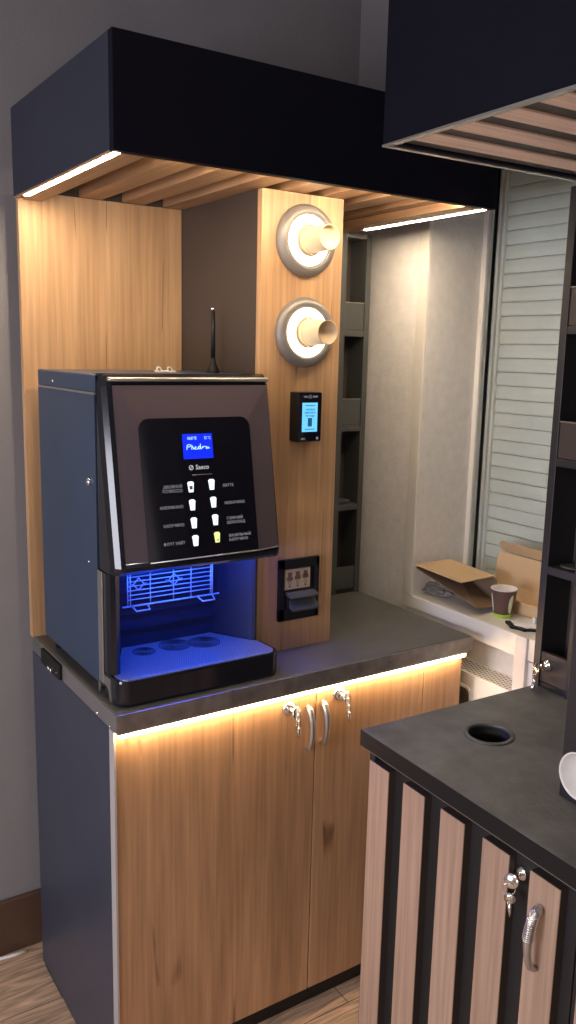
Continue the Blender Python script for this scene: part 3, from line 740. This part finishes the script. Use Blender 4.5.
# worktop with round waste hole
def slab_with_hole(x0, x1, y0, y1, z0, z1, c, r, s, n=48):
    g = G(); cx, cy = c
    def sq(a):
        dx, dy = math.cos(a), math.sin(a); k = s/max(abs(dx), abs(dy)); return cx+dx*k, cy+dy*k
    xs = [x0, cx-s, cx+s, x1]; ys = [y0, cy-s, cy+s, y1]
    for z in (z0, z1):
        for i in range(3):
            for j in range(3):
                if i == 1 and j == 1: continue
                g.bm.faces.new([g.bm.verts.new(p) for p in ((xs[i], ys[j], z), (xs[i+1], ys[j], z), (xs[i+1], ys[j+1], z), (xs[i], ys[j+1], z))])
        A = [g.bm.verts.new((cx+r*math.cos(2*PI*k/n), cy+r*math.sin(2*PI*k/n), z)) for k in range(n)]
        S = [g.bm.verts.new((*sq(2*PI*k/n), z)) for k in range(n)]
        for k in range(n): g.bm.faces.new((A[k], A[(k+1) % n], S[(k+1) % n], S[k]))
    A = [[g.bm.verts.new((cx+r*math.cos(2*PI*k/n), cy+r*math.sin(2*PI*k/n), z)) for k in range(n)] for z in (z0, z1)]
    for k in range(n): g.bm.faces.new((A[0][k], A[0][(k+1) % n], A[1][(k+1) % n], A[1][k]))
    for p, q in (((x0, y0), (x1, y0)), ((x1, y0), (x1, y1)), ((x1, y1), (x0, y1)), ((x0, y1), (x0, y0))):
        g.bm.faces.new([g.bm.verts.new(v) for v in ((*p, z0), (*q, z0), (*q, z1), (*p, z1))])
    bmesh.ops.remove_doubles(g.bm, verts=g.bm.verts[:], dist=1e-5)
    return g
t = thing('worktop', 'slate grey worktop with a round waste hole, in the right foreground', 'countertop', (.28, -.62, .866), 'B')
HC = (.198, -.134)
put('slab', slab_with_hole(.0, .545, BL, .0, .8665, .8995, HC, .040, .06), 'stone_b', t)
put('edge_strip', G().box(-.0012, .0, BL, .0, .868, .8985, .0004), 'black', t)
put('edge_strip', G().box(-.001, .545, .0, .0012, .868, .8985, .0004), 'black', t)
put('hole_ring', G().lathe([(.0385, -.005), (.0385, .001), (.040, .003), (.0465, .0026), (.048, .0006), (.048, -.0005), (.0397, -.0005), (.0397, -.005)], (*HC, H), (0, 0, 1), 56, closed=True), 'shelfmetal', t, label='dark plastic ring round the waste hole')
put('hole_liner', G().lathe([(.0385, -.0335), (.0385, -.0052), (.0397, -.0052), (.0397, -.0335)], (*HC, H), (0, 0, 1), 48, closed=True), 'black', t)
# cup tower B
t, fp = tower('black narrow cup tower with a key in its lowest panel, beside the window', 'B', 'y', 'x', -.100, .006, .462, .545, 'blackmetal', 1.928, True, 'brownblack')
make_lock(fp, (.465, -.030, .953), (-1, 0, 0), (0, .6, -.1), 1.2)
lid_stack('dark cup lid lying on the middle shelf of the black cup tower', (.500, -.048, 1.1672), 'B', 1, .028)
# column B
t = thing('column', 'black column at the right edge of the picture', 'column', (.34, -.465, .9), 'B')
put('front_panel', G().box(.137, .155, -.580, -.354, H, 1.936, .0012), 'blackpanel', t)
put('side_panel', G().box(.155, .545, -.372, -.356, H, 1.936), 'blackpanel', t)
put('side_panel', G().box(.155, .545, -.578, -.562, H, 1.936), 'blackpanel', t)
g = G().lathe([(.0235, 0), (.033, 0), (.033, .012), (.030, .014), (.0235, .014)], (.137, -.440, .987), (-1, 0, 0), 40, closed=True); put('cup_holder', g, 'blackmetal', t)
# white cup held by the column, mouth outwards
g = G().lathe([(0, .001), (.0230, .0), (.0345, .062), (.0365, .0625), (.0372, .064), (.0365, .0655), (.0345, .0655), (.0338, .062), (.0222, .003), (0, .003)], (.1365, -.440, .987), (-1, 0, 0), 44)
tag(put('paper_cup', g, 'cupwhite', base=(.10, -.44, .987), fr='B'), 'white paper cup sticking out of the black column at the right edge', 'cup')
# canopy B
t = thing('canopy', 'unlit black canopy with pale slats, hanging over the right foreground', 'canopy', (.24, -.6, 1.915), 'B')
x0, x1, y1, y0 = -.066, .545, -.080, BL
put('fascia', G().box(x0, x0+.018, y0, y1, 1.917, 2.135, .001), 'navy', t)
put('side_panel', G().box(x0+.018, x1, y1-.018, y1, 1.917, 2.135, .001), 'navy', t)
put('side_panel', G().box(x0+.018, x1, y0, y0+.018, 1.917, 2.135, .001), 'navy', t)
put('top_board', G().box(x0+.018, x1, y0+.018, y1-.018, 2.118, 2.134), 'navy', t)
put('soffit_board', G().box(x0+.019, x1, y0+.019, y1-.019, 1.9203, 1.9283), 'brownblack', t)
g = G().box(x0-.001, x0+.011, y0, y1+.001, 1.9135, 1.9168, .0006).box(x0+.011, x1, y1-.010, y1+.001, 1.9135, 1.9168, .0006); put('edge_profile', g, 'alu', t, label='pale aluminium edge profile')
k = 0
while y1-.050-.0823*k-.047 > y0+.03:
    a = y1-.050-.0823*k
    put('slat', G().box(x0+.022, x1, a-.047, a, 1.917, 1.9203, .0006), 'oak_x', t); k += 1

# ================================================================== things on the sill
# mailer box
T = .003; g = G()
# tray bottom, walls
g.box(1.135, 1.195, -.14, .06, SZ+.001, SZ+.004)
g.plate([(1.137, -.13, SZ+.002), (1.137, .05, SZ+.002), (1.134, .05, SZ+.036), (1.134, -.13, SZ+.036)], T)
g.plate([(1.19, -.14, SZ+.002), (1.19, .15, SZ+.002), (1.205, .15, SZ+.05), (1.205, -.14, SZ+.05)], T)
bx = put_box = None
t = thing('cardboard_box', 'open brown cardboard mailer box with raised lid on the window sill', 'box', (1.13, .05, SZ))
put('tray', g, 'card', t)
g = G()
lid = [(1.207, -.15), (1.207, .145)]
# leaning lid, with rounded lug on top
pl = [(-.15, SZ+.045), (.168, SZ+.045), (.170, SZ+.125), (.164, SZ+.134), (-.15, SZ+.134)]
g.plate([(1.205+(z-SZ-.045)*.10, y, z) for y, z in pl], T)
lg = [(y, z) for y, z in rrect(-.15, .160, SZ+.138, SZ+.166, .013)]
g.plate([(1.205+.0095+(z-SZ-.138)*-.5, y, z) for y, z in lg], T)
put('lid', g, 'card', t)
g = G().plate([(1.000, .095, 1.009), (1.122, .092, 1.013), (1.122, .270, 1.021), (1.000, .279, 1.017)], T)
put('side_flap', g, 'card', t, label='flap folded out flat to the left')
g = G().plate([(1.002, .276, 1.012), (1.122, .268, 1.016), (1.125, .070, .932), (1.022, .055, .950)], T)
put('inner_flap', g, 'card_shade', t, label='darker flap sloping down under the side flap')
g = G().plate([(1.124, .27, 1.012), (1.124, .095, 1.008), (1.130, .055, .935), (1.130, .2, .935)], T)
put('shade_flap', g, 'card_shade', t)  # dark card put in for the shaded inside of the box
# plastic bag
g = G(); bmesh.ops.create_icosphere(g.bm, subdivisions=5, radius=1)
for v in g.bm.verts:
    p = v.co.copy(); n = noise.noise(p*2.3)*.35+noise.noise(p*5.5+Vector((3, 1, 2)))*.22+abs(noise.noise(p*9))*.12
    p *= 1+n
    v.co = Vector((1.085+p.x*.038, .262+p.y*.052, max(SZ+.001, SZ+.016+p.z*.014)))
for f in g.bm.faces: f.smooth = False
tag(put('plastic_bag', g, 'bag', base=(1.085, .255, SZ)), 'crumpled clear plastic bag under the cardboard box flap', 'bag')
# coffee-to-go cup
t = thing('paper_cup', 'brown and green paper coffee cup standing on the window sill', 'cup', (1.088, .026, SZ))
c0 = (1.088, .026, SZ)
put('body', G().lathe([(0, .003), (.023, 0), (.0335, .073), (.0345, .074), (.0345, .0755), (.033, .076), (.0325, .0735), (.0222, .004), (0, .0038)], c0, (0, 0, 1), 40), 'cupbrown', t)
put('rim', G().torus((c0[0], c0[1], SZ+.0755), (0, 0, 1), .0338, .0014, 40, 8), 'cupwhite', t)
put('inner_wall', G().lathe([(0, .006), (.022, .006), (.0322, .0735), (.0328, .0755)], c0, (0, 0, 1), 40), 'cupwhite', t)
put('band', G().lathe([(.0233, .0005), (.0252, .0095), (.0250, .0100), (.0230, .0)], c0, (0, 0, 1), 40, closed=True), 'cupgreen', t)
for a0 in (-.45, 1.55, 2.9, 4.6):                 # leaf prints wrapped on the wall
    g = G(); ring = []
    for i in range(20):
        b = 2*PI*i/20; h = .038+.026*math.sin(b); a = a0+PI+.34*math.cos(b)*(1 if math.cos(b) < 0 else .35)
        r = .0232+(.0336-.0232)*h/.073+.0003
        ring.append(g.bm.verts.new((c0[0]+r*math.cos(a), c0[1]+r*math.sin(a), SZ+h)))
    h = .038; r = .0232+(.0336-.0232)*h/.073+.0012; a = a0+PI
    cv = g.bm.verts.new((c0[0]+r*math.cos(a-.05), c0[1]+r*math.sin(a-.05), SZ+h))
    for i in range(20): g.bm.faces.new((ring[i], ring[(i+1) % 20], cv))
    put('leaf_print', g, 'cuppale', t)
# crumpled wrapper
t = thing('wrapper', 'small torn wrapper with a black edge lying right of the brown cup', 'wrapper', (1.07, -.06, SZ))
def wavy(cx, cy, rx, ry, z, n=26, ph=0, amp=.18):
    return [(cx+rx*(1+amp*math.sin(5*a+ph))*math.cos(a), cy+ry*(1+amp*math.sin(4*a+ph))*math.sin(a), z) for a in [2*PI*i/n for i in range(n)]]
put('foil', G().loft([wavy(1.055, -.068, .026, .040, SZ+.0005), wavy(1.054, -.068, .028, .042, SZ+.007, ph=.4)]), 'black', t, label='black curled edge')
put('paper', G().loft([wavy(1.064, -.070, .024, .036, SZ+.006, ph=.2), wavy(1.066, -.070, .022, .033, SZ+.010, ph=.5)]), 'cupwhite', t)
put('clip', G().box(1.085, 1.095, -.085, -.075, SZ+.002, SZ+.026, .002), 'trim', t)

# thin white cable along the baseboard at far left
pts = [(-.5+.47*i/14, .600+.006*math.sin(i*.8), .006) for i in range(15)]
tag(put('cable', G().tube(pts, .0045, 8), 'whitepaint', base=(-.26, .6, 0)), 'thin white cable lying along the skirting board at the left', 'cable')

# ================================================================== lights
def area(name, loc, rot, sx, sy, e, col):
    l = bpy.data.lights.new(name, 'AREA'); l.shape = 'RECTANGLE'; l.size = sx; l.size_y = sy; l.energy = e; l.color = col
    o = bpy.data.objects.new(name, l); C.objects.link(o); o.location = loc; o.rotation_euler = rot; return o
# dim ceiling lamp of the room and cool light arriving from the far left of the room
area('ceiling_lamp', (-1.9, -2.2, 2.55), (0, 0, 0), .6, .6, 22, (1, .90, .80))
area('low_fill', (-1.3, -2.9, .9), (PI/2, 0, -.35), .4, .4, 4, (1, .82, .68))  # unseen warm fill, added to brighten the slats and soffit of unit B
area('left_room_light', (-2.5, -.75, 1.25), (0, -PI/2, 0), 1.0, 1.0, 50, (.88, .88, 1.))

W = bpy.data.worlds.new('world'); scn.world = W; W.use_nodes = True
W.node_tree.nodes['Background'].inputs[0].default_value = (.4, .42, .5, 1); W.node_tree.nodes['Background'].inputs[1].default_value = .05

# ================================================================== camera
cy_, p_, r_ = .5830894, .1836598, .0232728
f = Vector((math.sin(cy_)*math.cos(p_), math.cos(cy_)*math.cos(p_), -math.sin(p_)))
rt = Vector((math.cos(cy_), -math.sin(cy_), 0)); upv = rt.cross(f)
r2 = rt*math.cos(r_)+upv*math.sin(r_); u2 = -rt*math.sin(r_)+upv*math.cos(r_)
cam = bpy.data.cameras.new('camera'); co = bpy.data.objects.new('camera', cam); C.objects.link(co)
loc = (-.577204, -1.462286, 1.59637)
co.matrix_world = Matrix(((r2.x, u2.x, -f.x, loc[0]), (r2.y, u2.y, -f.y, loc[1]), (r2.z, u2.z, -f.z, loc[2]), (0, 0, 0, 1)))
cam.sensor_fit = 'VERTICAL'; cam.sensor_height = 36; cam.lens = 849.86/1024*36
cam.shift_x = -.788/1024; cam.shift_y = -1.61/1024; cam.clip_start = .02
scn.camera = co
scn.view_settings.view_transform = 'Standard'; scn.view_settings.look = 'None'
scn.view_settings.gamma = 1; scn.view_settings.use_curve_mapping = False; scn.view_settings.exposure = 0.
for o in list(bpy.data.objects):
    if '_b' in o: del o['_b']
